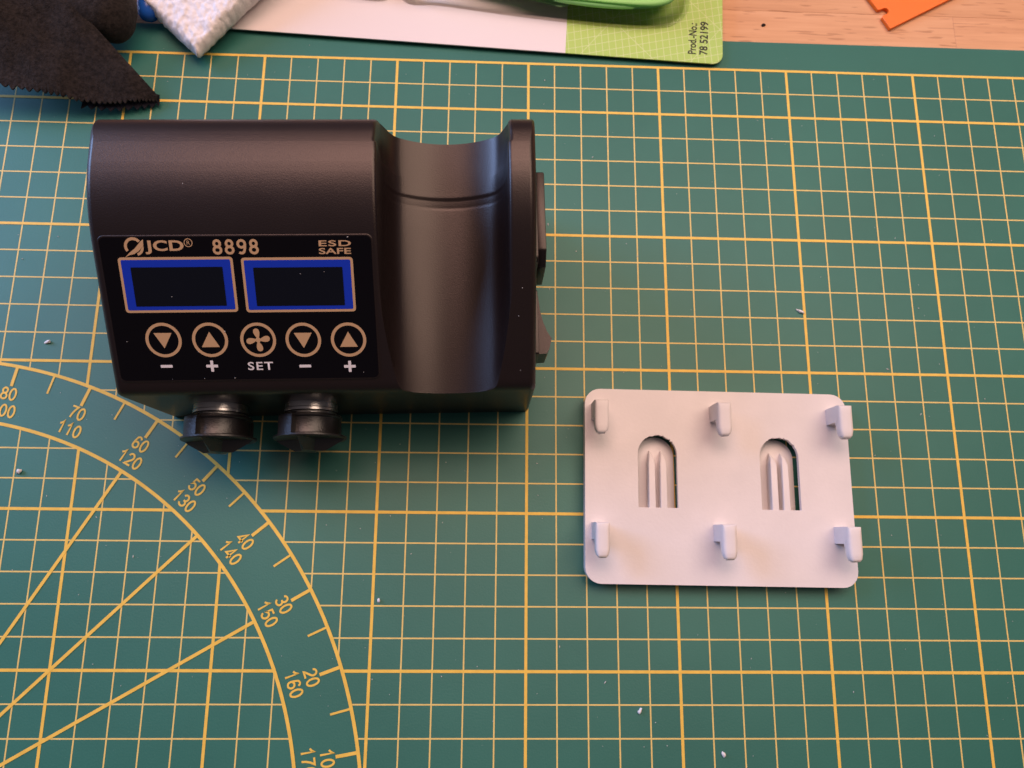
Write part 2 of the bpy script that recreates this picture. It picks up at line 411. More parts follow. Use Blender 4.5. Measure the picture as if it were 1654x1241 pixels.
def groove(dx, y):
    Rr = 2.25 + 0.55 * sm(y / 7); W = gw(y)
    z = zfloor(y) + Rr - math.sqrt(Rr * Rr - dx * dx)
    return z + 0.55 * max(0, (abs(dx) - (W - 0.5)) / 0.5) ** 3
def section(y):
    H = Hh(y); W = gw(y); e = W
    if groove(W, y) > H:
        lo, hi = 0.0, W
        for _ in range(40):
            md = (lo + hi) / 2
            if groove(md, y) > H: hi = md
            else: lo = md
        e = lo
    ge = min(groove(e, y), H); dep = H - ge
    rf = min(0.10, 0.35 * dep + 0.015)
    ch = 0.17 - 0.11 * sm((y - 6.2) / 1.0)
    p = [(0.0, 0.0), (0.0, H - ch), (0.03, H - ch * 0.65), (ch * 0.65, H - 0.03), (ch, H)]
    xl = GX - e; xr = GX + e
    p += [(ch + 0.025, H), (2.5, H), (5.0, H), (xl - rf - 0.03, H)]
    for t in (0, 30, 60, 90): p.append((xl - rf + rf * math.sin(R(t)), H - rf + rf * math.cos(R(t)) if dep > 0.02 else H - 0.002 * t / 90))
    n = 30
    for i in range(n + 1):
        dx = -e + 2 * e * i / n; p.append((GX + dx, min(groove(dx, y), H - 0.003)))
    for t in (90, 60, 30, 0): p.append((xr + rf - rf * math.sin(R(t)), H - rf + rf * math.cos(R(t)) if dep > 0.02 else H - 0.002 * t / 90))
    p += [(xr + rf + 0.02, H), (12.05 - ch - 0.02, H), (12.05 - ch, H), (12.05 - ch * 0.7, H - 0.02), (12.05 - 0.02, H - ch * 0.7), (12.05, H - ch), (12.05, 0.0)]
    return p
ys = sorted(set([p[0] for p in prof] + extra + [6.41, 6.46]))
bm = bmesh.new(); rows = []
for y in ys:
    # the four vertical corners are slightly rounded in plan
    ins = 0.10 * max(0, 1 - y / 0.10) ** 2 + 0.10 * max(0, 1 - (7.57 - y) / 0.10) ** 2
    rows.append([bm.verts.new((max(ins, min(12.05 - ins, x)), y, z)) for x, z in section(y)])
for a, b_ in zip(rows, rows[1:]):
    n = len(a)
    for i in range(n): bm.faces.new((a[i], a[(i + 1) % n], b_[(i + 1) % n], b_[i]))
for row in (rows[0], rows[-1]):                               # front and rear walls, strip by strip down to the base
    base = [row[0]] + [bm.verts.new((v_.co.x, v_.co.y, 0)) for v_ in row[2:-2]] + [row[-1]]
    upper = [row[1]] + row[2:-2] + [row[-2]]
    for i in range(len(base) - 1):
        if (upper[i].co.x, base[i].co.x) != (upper[i + 1].co.x, base[i + 1].co.x):
            bm.faces.new((base[i], base[i + 1], upper[i + 1], upper[i]))
body = fin('housing', bm, M['body'], st, 32)

# control film on the sloping front: f(x, s) with s measured up the slope
sd = Vector((0, 3.4, 1.861)).normalized(); pn = Vector((0, -sd.z, sd.y)); P0 = Vector((0, 0.2, 4.05)) - sd * 0.26
def F(h): return lambda x, s_: P0 + Vector((x, 0, 0)) + sd * s_ + pn * h
def slab(bm, poly, h0, h1, bev=0.0):
    lo = [bm.verts.new(F(h0)(*p)) for p in poly]; hi = [bm.verts.new(F(h1)(*p)) for p in poly]; n = len(poly)
    bm.faces.new(hi)
    for i in range(n): bm.faces.new((lo[i], lo[(i + 1) % n], hi[(i + 1) % n], hi[i]))
bm = bmesh.new(); slab(bm, rrect(0.27, 7.52, 0.46, 4.46, 0.14), -0.01, 0.022)
panel = fin('control_panel', bm, M['panel'], st, 30)
bm = bmesh.new()
o_, i_, mid = rrect(0.205, 7.585, 0.395, 4.525, 0.19), rrect(0.272, 7.518, 0.462, 4.458, 0.14), rrect(0.24, 7.55, 0.43, 4.49, 0.165)
va = [bm.verts.new(F(-0.005)(*p)) for p in o_]; vb = [bm.verts.new(F(0.024)(*p)) for p in mid]; vc = [bm.verts.new(F(0.012)(*p)) for p in i_]
for A, B in ((va, vb), (vb, vc)):
    n = len(A)
    for i in range(n): bm.faces.new((A[i], A[(i + 1) % n], B[(i + 1) % n], B[i]))
fin('panel_rim', bm, M['body'], st, 60)
Z1, Z2, Z3 = 0.025, 0.028, 0.031
for x0, x1, y0, y1 in ((0.70, 3.76, 2.41, 3.93), (3.98, 7.00, 2.39, 3.90)):
    bm = bmesh.new(); ring_sheet(bm, rrect(x0, x1, y0, y1, 0.09), rrect(x0 + 0.072, x1 - 0.072, y0 + 0.072, y1 - 0.072, 0.04), F(Z1))
    d = fin('display_border', bm, M['gold'], st, None)
    bm = bmesh.new(); ring_sheet(bm, rrect(x0 + 0.07, x1 - 0.07, y0 + 0.07, y1 - 0.07, 0.04), rrect(x0 + 0.31, x1 - 0.30, y0 + 0.18, y1 - 0.275, 0.02), F(Z2))
    fin('blue_surround', bm, M['blue'], d, None)
    bm = bmesh.new(); sheet(bm, rrect(x0 + 0.305, x1 - 0.295, y0 + 0.175, y1 - 0.27, 0.02), F(Z3)); fin('screen', bm, M['screen'], d, None)
tri_up = [(-0.25, -0.205), (0.25, -0.205), (0.0, 0.235)]
tri_dn = [(-0.25, 0.205), (0.0, -0.235), (0.25, 0.205)]
def petals(cx, cy):
    bm = bmesh.new()
    sheet(bm, circle(cx, cy, 0.075, 20), F(Z3))
    for k in range(4):
        a = R(90 * k + 90); pts = []
        for i in range(20):
            t = 2 * math.pi * i / 20
            u = 0.19 + 0.14 * math.cos(t); wv = 0.082 * math.sin(t) * (1 + 0.35 * math.cos(t)) + 0.035 * math.sin((u - 0.05) * 6)
            pts.append((cx + u * math.cos(a) - wv * math.sin(a), cy + u * math.sin(a) + wv * math.cos(a)))
        sheet(bm, pts, F(Z3 + 0.0008 * (k + 1)))
    return bm
for cx, cy, icon in ((1.605, 1.63, tri_dn), (2.885, 1.62, tri_up), (4.215, 1.605, None), (5.47, 1.59, tri_dn), (6.735, 1.58, tri_up)):
    bm = bmesh.new(); ring_sheet(bm, circle(cx, cy, 0.495, 56), circle(cx, cy, 0.41, 56), F(Z1))
    bt = fin('button', bm, M['gold'], st, None)
    if icon:
        bm = bmesh.new(); sheet(bm, [(cx + x, cy + y) for x, y in icon], F(Z3))
    else: bm = petals(cx, cy)
    fin('button_symbol', bm, M['gold'], bt, None)
def bars(cx, cy, plus):
    bm = bmesh.new(); sheet(bm, rrect(cx - 0.165, cx + 0.165, cy - 0.04, cy + 0.04, 0.015, 2), F(Z1))
    if plus:
        sheet(bm, rrect(cx - 0.04, cx + 0.04, cy - 0.165, cy + 0.165, 0.015, 2), F(Z2))
    return bm
for cx, cy, plus in ((1.585, 0.87, 0), (2.85, 0.86, 1), (5.46, 0.825, 0), (6.72, 0.80, 1)):
    fin('plus_mark' if plus else 'minus_mark', bars(cx, cy, plus), M['white_print'], st, None)
fin('set_lettering', text_bm('SET', 3.85, 4.56, 0.725, 0.965, F(Z1), 0.012, 1.15), M['white_print'], st, None, recalc=False)
bm = bmesh.new(); digits(bm, '8898', 3.875, 4.195, 0.375, 0.325, 0.034, lambda x, y, q: F(Z1 + 0.001 * q)(x, y), 1.12)
fin('model_number', bm, M['gold'], st, None, recalc=False)
bm = text_bm('JCD', 1.47, 2.50, 4.01, 4.38, F(Z1), 0.03, 1.05)
# round emblem with a slanting leaf, then the small registered mark
def arc_band(bm, cx, cy, r0, r1, a0, a1, h, n=30):
    pts = [(F(h)(cx + r0 * math.cos(R(a0 + (a1 - a0) * i / n)), cy + r0 * math.sin(R(a0 + (a1 - a0) * i / n))),
            F(h)(cx + r1 * math.cos(R(a0 + (a1 - a0) * i / n)), cy + r1 * math.sin(R(a0 + (a1 - a0) * i / n)))) for i in range(n + 1)]
    for p, q in zip(pts, pts[1:]): bm.faces.new([bm.verts.new(x) for x in (p[0], p[1], q[1], q[0])])
arc_band(bm, 1.17, 4.22, 0.17, 0.245, 38, 215, Z1)
arc_band(bm, 1.20, 4.20, 0.165, 0.235, -75, 30, Z1)
sheet(bm, [(0.91, 3.93), (1.02, 3.985), (1.17, 4.02), (1.30, 4.10), (1.44, 4.25), (1.45, 4.41), (1.38, 4.36), (1.20, 4.17), (1.05, 4.06)], F(Z2))
arc_band(bm, 2.63, 4.31, 0.095, 0.115, 0, 360, Z1)
join(bm, text_bm('R', 2.59, 2.675, 4.26, 4.365, F(Z1)))
fin('brand_lettering', bm, M['gold'], st, None, recalc=False)
bm = text_bm('ESD', 6.11, 6.98, 4.19, 4.35, F(Z1), 0.018, 1.1); join(bm, text_bm('SAFE', 6.10, 6.97, 3.98, 4.145, F(Z1), 0.018, 1.0))
fin('esd_lettering', bm, M['gold'], st, None, recalc=False)

# capped connectors on the front face
CZ = 1.88
for cx in (2.26, 5.08):
    bm = bmesh.new(); lathe_y(bm, [(0.80, 0.02), (0.80, -0.15), (0.815, -0.17), (0.815, -0.25), (0.80, -0.26), (0.80, -0.28), (0.82, -0.325), (0.82, -0.345), (0.91, -0.355), (0.93, -0.365), (0.92, -0.375)], cx, CZ, 64)
    cn = fin('connector', bm, M['steel'], st, 30)
    bm = bmesh.new(); lathe_y(bm, [(0.805, -0.255), (0.822, -0.26), (0.822, -0.28), (0.805, -0.285)], cx, CZ, 64); fin('groove_band', bm, M['gap'], cn, 30)  # dark groove of the metal ring, painted as a black band
    bm = bmesh.new(); lathe_y(bm, [(0.84, -0.37), (0.92, -0.375), (0.965, -0.40), (0.975, -0.44), (0.955, -0.475), (0.905, -0.485), (0.90, -0.50), (0.905, -0.95), (0.92, -0.985), (0.97, -1.0), (1.09, -1.005), (1.12, -1.02), (1.12, -1.07), (1.09, -1.10), (0.2, -1.12)], cx, CZ, 72)
    cap = fin('dust_cap', bm, M['cap'], cn, 40)
    for ang in (122, 302):                                     # raised ribs on the barrel
        bm = bmesh.new(); nA, nY = 14, 8; grid = []
        for i in range(nA + 1):
            row = []; u = -1 + 2 * i / nA
            for j in range(nY + 1):
                v_ = j / nY
                ed = min(1, (1 - abs(u)) / 0.16); ed = math.sqrt(max(0, 1 - (1 - ed) ** 2))
                fr_ = min(1, v_ / 0.22); fr_ = math.sqrt(max(0, 1 - (1 - fr_) ** 2))
                rad = 0.86 + 0.25 * ed * (0.2 + 0.8 * fr_); a = R(ang) + u * 0.30
                row.append(bm.verts.new((cx + rad * math.cos(a), -0.33 - 0.74 * v_, CZ + rad * math.sin(a))))
            grid.append(row)
        for i in range(nA):
            for j in range(nY): bm.faces.new((grid[i][j], grid[i + 1][j], grid[i + 1][j + 1], grid[i][j + 1]))
        bm.faces.new([r_[0] for r_ in grid])
        fin('cap_rib', bm, M['cap'], cn, 50)
    # four-pointed grip on the front of the cap
    bm = bmesh.new(); ap = []
    for k in range(8):
        ap.append((1.1 if k % 2 == 0 else 0.40, R(97 + 45 * k)))
    base = [bm.verts.new((cx + r_ * math.cos(a), -1.10, CZ + r_ * math.sin(a))) for r_, a in ap]
    mid_ = [bm.verts.new((cx + r_ * 0.88 * math.cos(a), -1.20, CZ + r_ * 0.88 * math.sin(a))) for r_, a in ap]
    top_ = [bm.verts.new((cx + r_ * 0.44 * math.cos(a), -1.46, CZ + r_ * 0.44 * math.sin(a))) for r_, a in [(1.1 if k % 2 == 0 else 0.62, ap[k][1]) for k in range(8)]]
    tip = bm.verts.new((cx, -1.50, CZ))
    for i in range(8):
        q = (i + 1) % 8
        bm.faces.new((base[i], base[q], mid_[q], mid_[i])); bm.faces.new((mid_[i], mid_[q], top_[q], top_[i])); bm.faces.new((top_[i], top_[q], tip))
    fin('cap_grip', bm, M['cap'], cn, 20)

# mains inlet and rocker switch on the right-hand side
bm = bmesh.new(); prism(bm, rrect(3.55, 6.55, 2.3, 4.95, 0.2), 11.9, 12.17, 'x', 0.03)
so = fin('power_socket', bm, M['body'], st, 30)
bm = bmesh.new(); prism(bm, [(4.0, 2.45), (6.42, 2.45), (6.42, 4.85), (3.95, 4.85), (3.55, 4.45), (3.55, 2.9)], 12.15, 12.42, 'x', 0.05); fin('socket_shroud', bm, M['body'], so, 30)
bm = bmesh.new(); prism(bm, rrect(1.1, 3.12, 2.2, 3.75, 0.06), 11.9, 12.20, 'x', 0.03)
sw = fin('power_switch', bm, M['body'], st, 30)
bm = bmesh.new()
pr = [(12.1, 2.98), (12.22, 2.98), (12.27, 2.5), (12.36, 2.12), (12.47, 1.83), (12.60, 1.62), (12.53, 1.33), (12.44, 1.15), (12.1, 1.13)]
lo = [bm.verts.new((x, y, 2.4)) for x, y in pr]; hi = [bm.verts.new((x, y, 3.6)) for x, y in pr]
bm.faces.new(lo); bm.faces.new(hi[::-1])
for i in range(len(pr)): bm.faces.new((lo[i], lo[(i + 1) % len(pr)], hi[(i + 1) % len(pr)], hi[i]))
fin('rocker', bm, M['body'], sw, 25)

# ------------------------------------------------------------------ white printed plate with hooks
pl = empty('hook_plate', 'white printed plastic plate with six small hooks and two arched ribbed tabs', 'plastic plate', (6.42, -14.05, 0), R(-0.55))
OX, OY = 6.42, -14.05
PT = 0.5
def arch(cx, y0, ya, hw, jag=0.0, n=40):
    pts = [(cx - hw, y0), (cx + hw, y0)]
    for i in range(n + 1):
        t = math.pi * i / n; j = rnd.uniform(-jag, jag) if 0.15 < i / n < 0.75 else 0
        pts.append((cx + (hw + j) * math.cos(t), ya + (hw + j) * math.sin(t)))
    return pts
def chamfered(x0, x1, y0, y1, r, n=6):
    return rrect(x0, x1, y0, y1, r, n)
wins = (4.36, 8.50)
out = chamfered(-4.50, 4.50, -3.22, 3.22, 0.52)
bm = filled([out] + [arch(c - OX, -14.80 - OY, -13.04 - OY, 0.665, 0.026) for c in wins], 0.35, PT)
rim_bm = filled([chamfered(-4.492, 4.492, -3.212, 3.212, 0.512), chamfered(-4.32, 4.32, -3.04, 3.04, 0.40)], 0.01, 0.352); join(bm, rim_bm)  # skirt added under the edge, closing out light so the gaps stay dark
fin('plate', bm, M['pla'], pl, 30)
for c in wins:
    bm = bmesh.new(); prism(bm, arch(c - OX, -14.86 - OY, -13.05 - OY, 0.648), 0.012, 0.065, 'z', 0.015); prism(bm, [(c - OX - 0.6, -15.02 - OY), (c - OX + 0.56, -15.02 - OY), (c - OX + 0.56, -14.82 - OY), (c - OX - 0.6, -14.82 - OY)], 0.016, 0.349)
    tb = fin('spring_tab', bm, M['pla'], pl, 30)
    for k, rx in enumerate((-0.19, 0.20)):
        bm = bmesh.new(); x = c - OX + rx
        # long rib that tapers to a point at the top
        sec = [(-14.82, 0.115, PT - 0.012), (-13.30, 0.105, PT - 0.012), (-13.05, 0.06, 0.36), (-12.86, 0.012, 0.09)]
        rws = []
        for yy, hw, zt in sec:
            y = yy - OY; rws.append([bm.verts.new(p) for p in ((x - hw, y, 0.05), (x - hw, y, zt - 0.02), (x - hw + 0.02 * (hw > 0.02), y, zt), (x + hw - 0.02 * (hw > 0.02), y, zt), (x + hw, y, zt - 0.02), (x + hw, y, 0.05))])
        for a, b_ in zip(rws, rws[1:]):
            for i in range(5): bm.faces.new((a[i], a[i + 1], b_[i + 1], b_[i]))
        bm.faces.new(rws[0]); bm.faces.new(rws[-1])
        fin('rib', bm, M['pla'], tb, 40)
hk = None
for y in (-11.37, -15.32):
    for x in (2.14, 6.19, 10.22):
        if hk is None:
            bm = bmesh.new()
            prof_h = [(0, PT - 0.02), (0, 1.48), (-1.12, 1.48), (-1.12, 1.13), (-0.54, 1.13), (-0.54, PT - 0.02)]
            prism(bm, prof_h, -0.015, 0.445, 'x')
            es = [e for e in bm.edges if (e.calc_face_angle(0) > R(40)) and min(v_.co.z for v_ in e.verts) > PT + 0.1]
            bmesh.ops.bevel(bm, geom=es, offset=0.11, segments=3, profile=0.5, affect='EDGES', clamp_overlap=True)
            bmesh.ops.subdivide_edges(bm, edges=[e for e in bm.edges if abs(e.verts[0].co.y - e.verts[1].co.y) > 0.4 and e.verts[0].co.z > 1.0 and e.verts[1].co.z > 1.0], cuts=5)
            for v_ in bm.verts:                                # rounded, slightly ragged free end
                if v_.co.y < -0.86:
                    k = min(1, (v_.co.y + 0.86) / -0.26); v_.co.x = 0.215 + (v_.co.x - 0.215) * (1 - 0.52 * k ** 2.2)
                    if v_.co.y < -1.03 and v_.co.z < 1.47:
                        v_.co += Vector((rnd.uniform(-1, 1), rnd.uniform(-1, 1), rnd.uniform(-1, 1))) * 0.018
            hk = fin('hook', bm, M['pla'], pl, 50); o = hk
        else:
            o = hk.copy(); col.objects.link(o); o.parent = pl
        o.location = Vector((x - OX, y - OY, 0)) * S

# ------------------------------------------------------------------ carded blister pack (top of the picture)
BA = math.atan2(2.03 - 2.90, 7.02 + 10.99)
bp = empty('blister_pack', 'blister pack on a white and lime green card with a bright green handle inside', 'blister pack', (7.06, 2.11, 0), BA)
ZC = 0.13
bm = bmesh.new(); prism(bm, [(-18.8, 0.0), (-5.66, 0.0), (-5.66, 9), (-18.8, 9)], ZC, ZC + 0.05, 'z', 0.006, 1)
fin('white_card', bm, M['card'], bp, None)
gp = [(-5.66, 0.0)] + [(0.0 - 0.0 + 0.42 * math.sin(R(t)), 0.42 - 0.42 * math.cos(R(t))) for t in range(0, 91, 15)] + [(0.42, 9), (-5.66, 9)]
bm = bmesh.new(); prism(bm, gp, ZC, ZC + 0.05, 'z', 0.006, 1)
g = fin('green_card', bm, M['card_green'], bp, None)
bm = bmesh.new()
def fy(x, y): return Vector((x, y, ZC + 0.054))
def vtext(body, xb, xt, y0, y1):
    # reads upwards: text x runs along +y, text up points to -x
    return text_bm(body, 0, 1, 0, 1, lambda a, b_: fy(xb + (xt - xb) * b_ + 0.05 * (a - .5), y0 + (y1 - y0) * a), 0.022)
tx = vtext('Prod.-No.:', -0.60, -0.92, 0.36, 1.72); join(tx, vtext('78 52199', -0.15, -0.48, 0.36, 1.82))
fin('product_number', tx, M['black_ink'], bp, None, recalc=False)
bm = bmesh.new(); prism(bm, [(-18.7, 0.06), (-0.1, 0.06), (0.3, 0.46), (0.3, 8.9), (-18.7, 8.9)], ZC - 0.05, ZC - 0.002); fin('card_backing', bm, M['card_edge'], bp, None)
# clear shell
def shell(bm, outline, z0, z1, inset):
    n = len(outline); cx = sum(p[0] for p in outline) / n; cy = sum(p[1] for p in outline) / n
    def off(d):
        res = []
        for i in range(n):
            p0, p1, p2 = (Vector(outline[k % n]) for k in (i - 1, i, i + 1))
            t = (p2 - p0).normalized(); res.append(Vector((p1.x - t.y * d, p1.y + t.x * d)))
        return res
    levels = [(-0.14, z0), (-0.12, z0 + 0.02), (0.0, z0 + 0.02), (0.03, z0 + 0.07), (inset * 0.6, z1 - 0.12), (inset * 0.8, z1 - 0.03), (inset + 0.1, z1)]
    rws = [[bm.verts.new((q.x, q.y, z)) for q in off(d)] for d, z in levels]
    for a, b_ in zip(rws, rws[1:]):
        for i in range(n): bm.faces.new((a[i], a[(i + 1) % n], b_[(i + 1) % n], b_[i]))
    bm.faces.new(rws[-1])
def smooth_poly(ctrl, n=6):
    pts = []; m_ = len(ctrl)
    for i in range(m_):
        p0, p1, p2, p3 = (Vector(ctrl[k % m_]) for k in (i - 1, i, i + 1, i + 2))
        for k in range(n):
            t = k / n
            pts.append(0.5 * ((2 * p1) + (p2 - p0) * t + (2 * p0 - 5 * p1 + 4 * p2 - p3) * t * t + (3 * p1 - p0 - 3 * p2 + p3) * t ** 3))
    return [(p.x, p.y) for p in pts]
sh1 = smooth_poly([(-11.9, 1.85), (-10.6, 1.80), (-8.2, 1.62), (-6.2, 1.50), (-4.0, 1.42), (-2.4, 1.48), (-1.55, 1.72), (-1.05, 2.5), (-1.2, 4.4), (-3.0, 5.2), (-8.0, 5.0), (-11.6, 4.6), (-12.2, 3.2)])
bm = bmesh.new(); shell(bm, sh1, ZC + 0.055, ZC + 1.0, 0.42); fin('blister_shell', bm, M['clear'], bp, 60)
sh2 = smooth_poly([(-18.4, 2.45), (-16.8, 2.15), (-14.2, 1.86), (-12.95, 1.80), (-12.62, 2.02), (-12.55, 2.6), (-13.2, 3.6), (-16, 3.9), (-18.3, 3.8)])
bm = bmesh.new(); shell(bm, sh2, ZC + 0.060, ZC + 0.75, 0.22); fin('blister_shell', bm, M['clear'], bp, 60)
# green handle: a plump rounded bar
def loaf(bm, ctrl, z0, z1, n=8):
    ol = smooth_poly(ctrl, 6); k = len(ol); cx = sum(p[0] for p in ol) / k; cy = sum(p[1] for p in ol) / k
    rws = []
    for i in range(n + 1):
        t = math.pi * i / n; z = (z0 + z1) / 2 - (z1 - z0) / 2 * math.cos(t); d = 0.16 * (1 - math.sin(t))
        row = []
        for j in range(k):
            p0, p1, p2 = (Vector(ol[q % k]) for q in (j - 1, j, j + 1)); t_ = (p2 - p0).normalized()
            row.append(bm.verts.new((p1.x - t_.y * d, p1.y + t_.x * d, z)))
        rws.append(row)
    for a, b_ in zip(rws, rws[1:]):
        for i in range(k): bm.faces.new((a[i], a[(i + 1) % k], b_[(i + 1) % k], b_[i]))
    bm.faces.new(rws[0]); bm.faces.new(rws[-1])
bm = bmesh.new(); loaf(bm, [(-10.6, 2.70), (-8.4, 2.08), (-6.4, 1.72), (-4.4, 1.58), (-2.8, 1.68), (-1.75, 2.05), (-1.5, 2.8), (-2.0, 3.9), (-4.0, 4.3), (-8.0, 4.2), (-10.4, 3.7)], ZC + 0.58, ZC + 0.82)
fin('handle', bm, M['handle'], bp, 60)
bm = bmesh.new(); loaf(bm, [(-11.2, 2.75), (-9.4, 2.22), (-7.4, 1.88), (-5.75, 1.66), (-5.70, 2.6), (-7.4, 3.4), (-10.0, 3.6), (-11.2, 3.4)], ZC + 0.44, ZC + 0.60)
fin('handle_edge', bm, M['handle_soft'], bp, 60)

# ------------------------------------------------------------------ foam offcut
def fbm(p, s_): return noise.fractal(Vector(p) * s_, 0.8, 2.0, 4)
fo = bmesh.new()
T0, TL, TR = Vector((-12.30, 1.62, 0)), Vector((-14.75, 3.95, 0)), Vector((-9.55, 4.75, 0))
du, dv = (TL - T0), (TR - T0)
nu, nv = 88, 96
def ftop(u, v_): return 0.72 + 0.35 * u + 1.05 * v_
def fbot(u, v_): return 0.16 + 0.1 * u + 0.45 * v_
U2, V2 = 1.5, 1.3
def fpos(u, v_, z):
    p = T0 + du * (u * U2) + dv * (v_ * V2); p.z = z; return p
def ro(t): return 1 - math.sqrt(max(0, 1 - max(0, 1 - t / 0.05) ** 2)) if t < 0.05 else 0
gt_, gb_ = [], []
for i in range(nu + 1):
    rt, rb = [], []
    for j in range(nv + 1):
        u, v_ = i / nu, j / nv
        ed = max(ro(u), ro(v_), ro(1 - u), ro(1 - v_))
        zt = ftop(u, v_); zb = fbot(u, v_)
        zt -= (zt - zb) * 0.30 * ed
        p = fpos(u, v_, zt); nz = fbm(p, 2.6) * 0.05 + noise.noise(p * 9) * 0.035 + noise.noise(p * 17) * 0.02; p += Vector((noise.noise(p * 5), noise.noise(p * 5 + Vector((9, 0, 0))), 0)) * 0.06; p.z += nz
        rt.append(fo.verts.new(p))
        q = fpos(u, v_, zb + 0.12 * ed); q += Vector((noise.noise(q * 5), noise.noise(q * 5 + Vector((9, 0, 0))), 0)) * 0.055
        rb.append(fo.verts.new(q))
    gt_.append(rt); gb_.append(rb)
for i in range(nu):
    for j in range(nv):
        fo.faces.new((gt_[i][j], gt_[i + 1][j], gt_[i + 1][j + 1], gt_[i][j + 1])); fo.faces.new((gb_[i][j + 1], gb_[i + 1][j + 1], gb_[i + 1][j], gb_[i][j]))
rim_t = [gt_[i][0] for i in range(nu + 1)] + [gt_[nu][j] for j in range(1, nv + 1)] + [gt_[i][nv] for i in range(nu - 1, -1, -1)] + [gt_[0][j] for j in range(nv - 1, 0, -1)]
rim_b = [gb_[i][0] for i in range(nu + 1)] + [gb_[nu][j] for j in range(1, nv + 1)] + [gb_[i][nv] for i in range(nu - 1, -1, -1)] + [gb_[0][j] for j in range(nv - 1, 0, -1)]
n = len(rim_t); mids = []
for a, b_ in zip(rim_t, rim_b):
    c = (a.co + b_.co) / 2; cen = Vector((-12.2, 4.6, c.z)); c += (c - cen).normalized() * (0.09 + 0.03 * noise.noise(c * 9)); mids.append(fo.verts.new(c))
for A, B in ((rim_t, mids), (mids, rim_b)):
    for i in range(n): fo.faces.new((A[i], B[i], B[(i + 1) % n], A[(i + 1) % n]))
tag(fin('foam_piece', fo, M['foam'], None, 80), 'white foam offcut with its torn corner pointing down between black cloth and blister pack', 'foam')

# blue plastic end peeping out between cloth and foam
bm = bmesh.new(); prof_b = []
rows = []; A0, A1 = Vector((-14.30, 3.02, 0.45)), Vector((-14.2, 6.6, 0.45)); ax = (A1 - A0).normalized(); sx = Vector((ax.y, -ax.x, 0)); N_ = 24
for t, r_ in ((0, 0.05), (0.02, 0.22), (0.06, 0.33), (0.14, 0.41), (0.5, 0.42), (1, 0.42)):
    c = A0 + (A1 - A0) * t
    rows.append([bm.verts.new(c + sx * (1.15 * r_ * math.cos(2 * math.pi * i / N_)) + Vector((0, 0, 0.9 * r_ * math.sin(2 * math.pi * i / N_)))) for i in range(N_)])
for a, b_ in zip(rows, rows[1:]):
    for i in range(N_): bm.faces.new((a[i], a[(i + 1) % N_], b_[(i + 1) % N_], b_[i]))
bm.faces.new(rows[0]); bm.faces.new(rows[-1])
tag(fin('tool_handle', bm, M['blue_plastic'], None, 60), 'rounded blue plastic end peeping out from under the white foam', 'tool handle')

# ------------------------------------------------------------------ black cloth with pinked hem
def sheet_cloth(name, fpt, nu, nv, thick, m, parent=None):
    bm = bmesh.new(); up, dn = [], []
    for i in range(nu + 1):
        a, b_ = [], []
        for j in range(nv + 1):
            p = fpt(i / nu, j / nv); a.append(bm.verts.new(p)); b_.append(bm.verts.new(p - Vector((0, 0, thick))))
        up.append(a); dn.append(b_)
    for i in range(nu):
        for j in range(nv):
            bm.faces.new((up[i][j], up[i + 1][j], up[i + 1][j + 1], up[i][j + 1])); bm.faces.new((dn[i][j + 1], dn[i + 1][j + 1], dn[i + 1][j], dn[i][j]))
    for seq_u, seq_d in (([r_[0] for r_ in up], [r_[0] for r_ in dn]), ([r_[-1] for r_ in up], [r_[-1] for r_ in dn]), (up[0], dn[0]), (up[-1], dn[-1])):
        for k in range(len(seq_u) - 1): bm.faces.new((seq_u[k], seq_u[k + 1], seq_d[k + 1], seq_d[k]))
    return fin(name, bm, m, parent, 60)
def lerp(a, b_, t): return a + (b_ - a) * t
def pathpt(path, t):
    k = t * (len(path) - 1); i = min(int(k), len(path) - 2); return Vector(path[i]).lerp(Vector(path[i + 1]), k - i)
hem = [(-22.5, 0.55, 1.9), (-20.3, -0.02, 1.5), (-18.6, -0.28, 1.15), (-17.2, -0.36, 0.95), (-16.2, -0.46, 0.75), (-15.2, -0.42, 0.6), (-14.3, -0.22, 0.5), (-13.72, -0.10, 0.34)]
back = [(-22.5, 7.5, 3.4), (-20.5, 6.5, 3.5), (-18.8, 5.3, 3.2), (-17.6, 4.0, 2.7), (-16.6, 2.9, 2.05), (-15.6, 1.95, 1.4), (-14.7, 1.05, 0.85), (-13.66, 0.0, 0.42)]
def flap(u, v_):
    a, b_ = pathpt(hem, u), pathpt(back, u)
    p = a.lerp(b_, v_)
    sag = math.sin(v_ * math.pi) * (1 - u) * 0.35
    p.z += sag + 0.24 * math.sin(1.7 * p.x + 1.3 * p.y) * math.sin(v_ * math.pi) * (1 - u) + 0.22 * noise.noise(Vector((p.x * 0.55, p.y * 0.5, 3))) + 0.05 * noise.noise(Vector((p.x * 1.7, p.y * 1.7, 7))) * (1 - u * 0.6)
    if v_ < 0.02:
        zz = (u * 38) % 1.0; tooth = abs(zz - 0.5) * 2
        p.y -= 0.17 * math.sin(tooth * 1.5708) * (1 - 0.3 * u) * (0.8 + 0.6 * noise.noise(Vector((u * 40, 2, 0)))); p.z -= 0.05 * tooth
    return p
cl = sheet_cloth('cleaning_cloth', flap, 304, 60, 0.05, M['cloth'])
tag(cl, 'crumpled black cloth with a zigzag pinked hem in the corner of the mat', 'cloth')
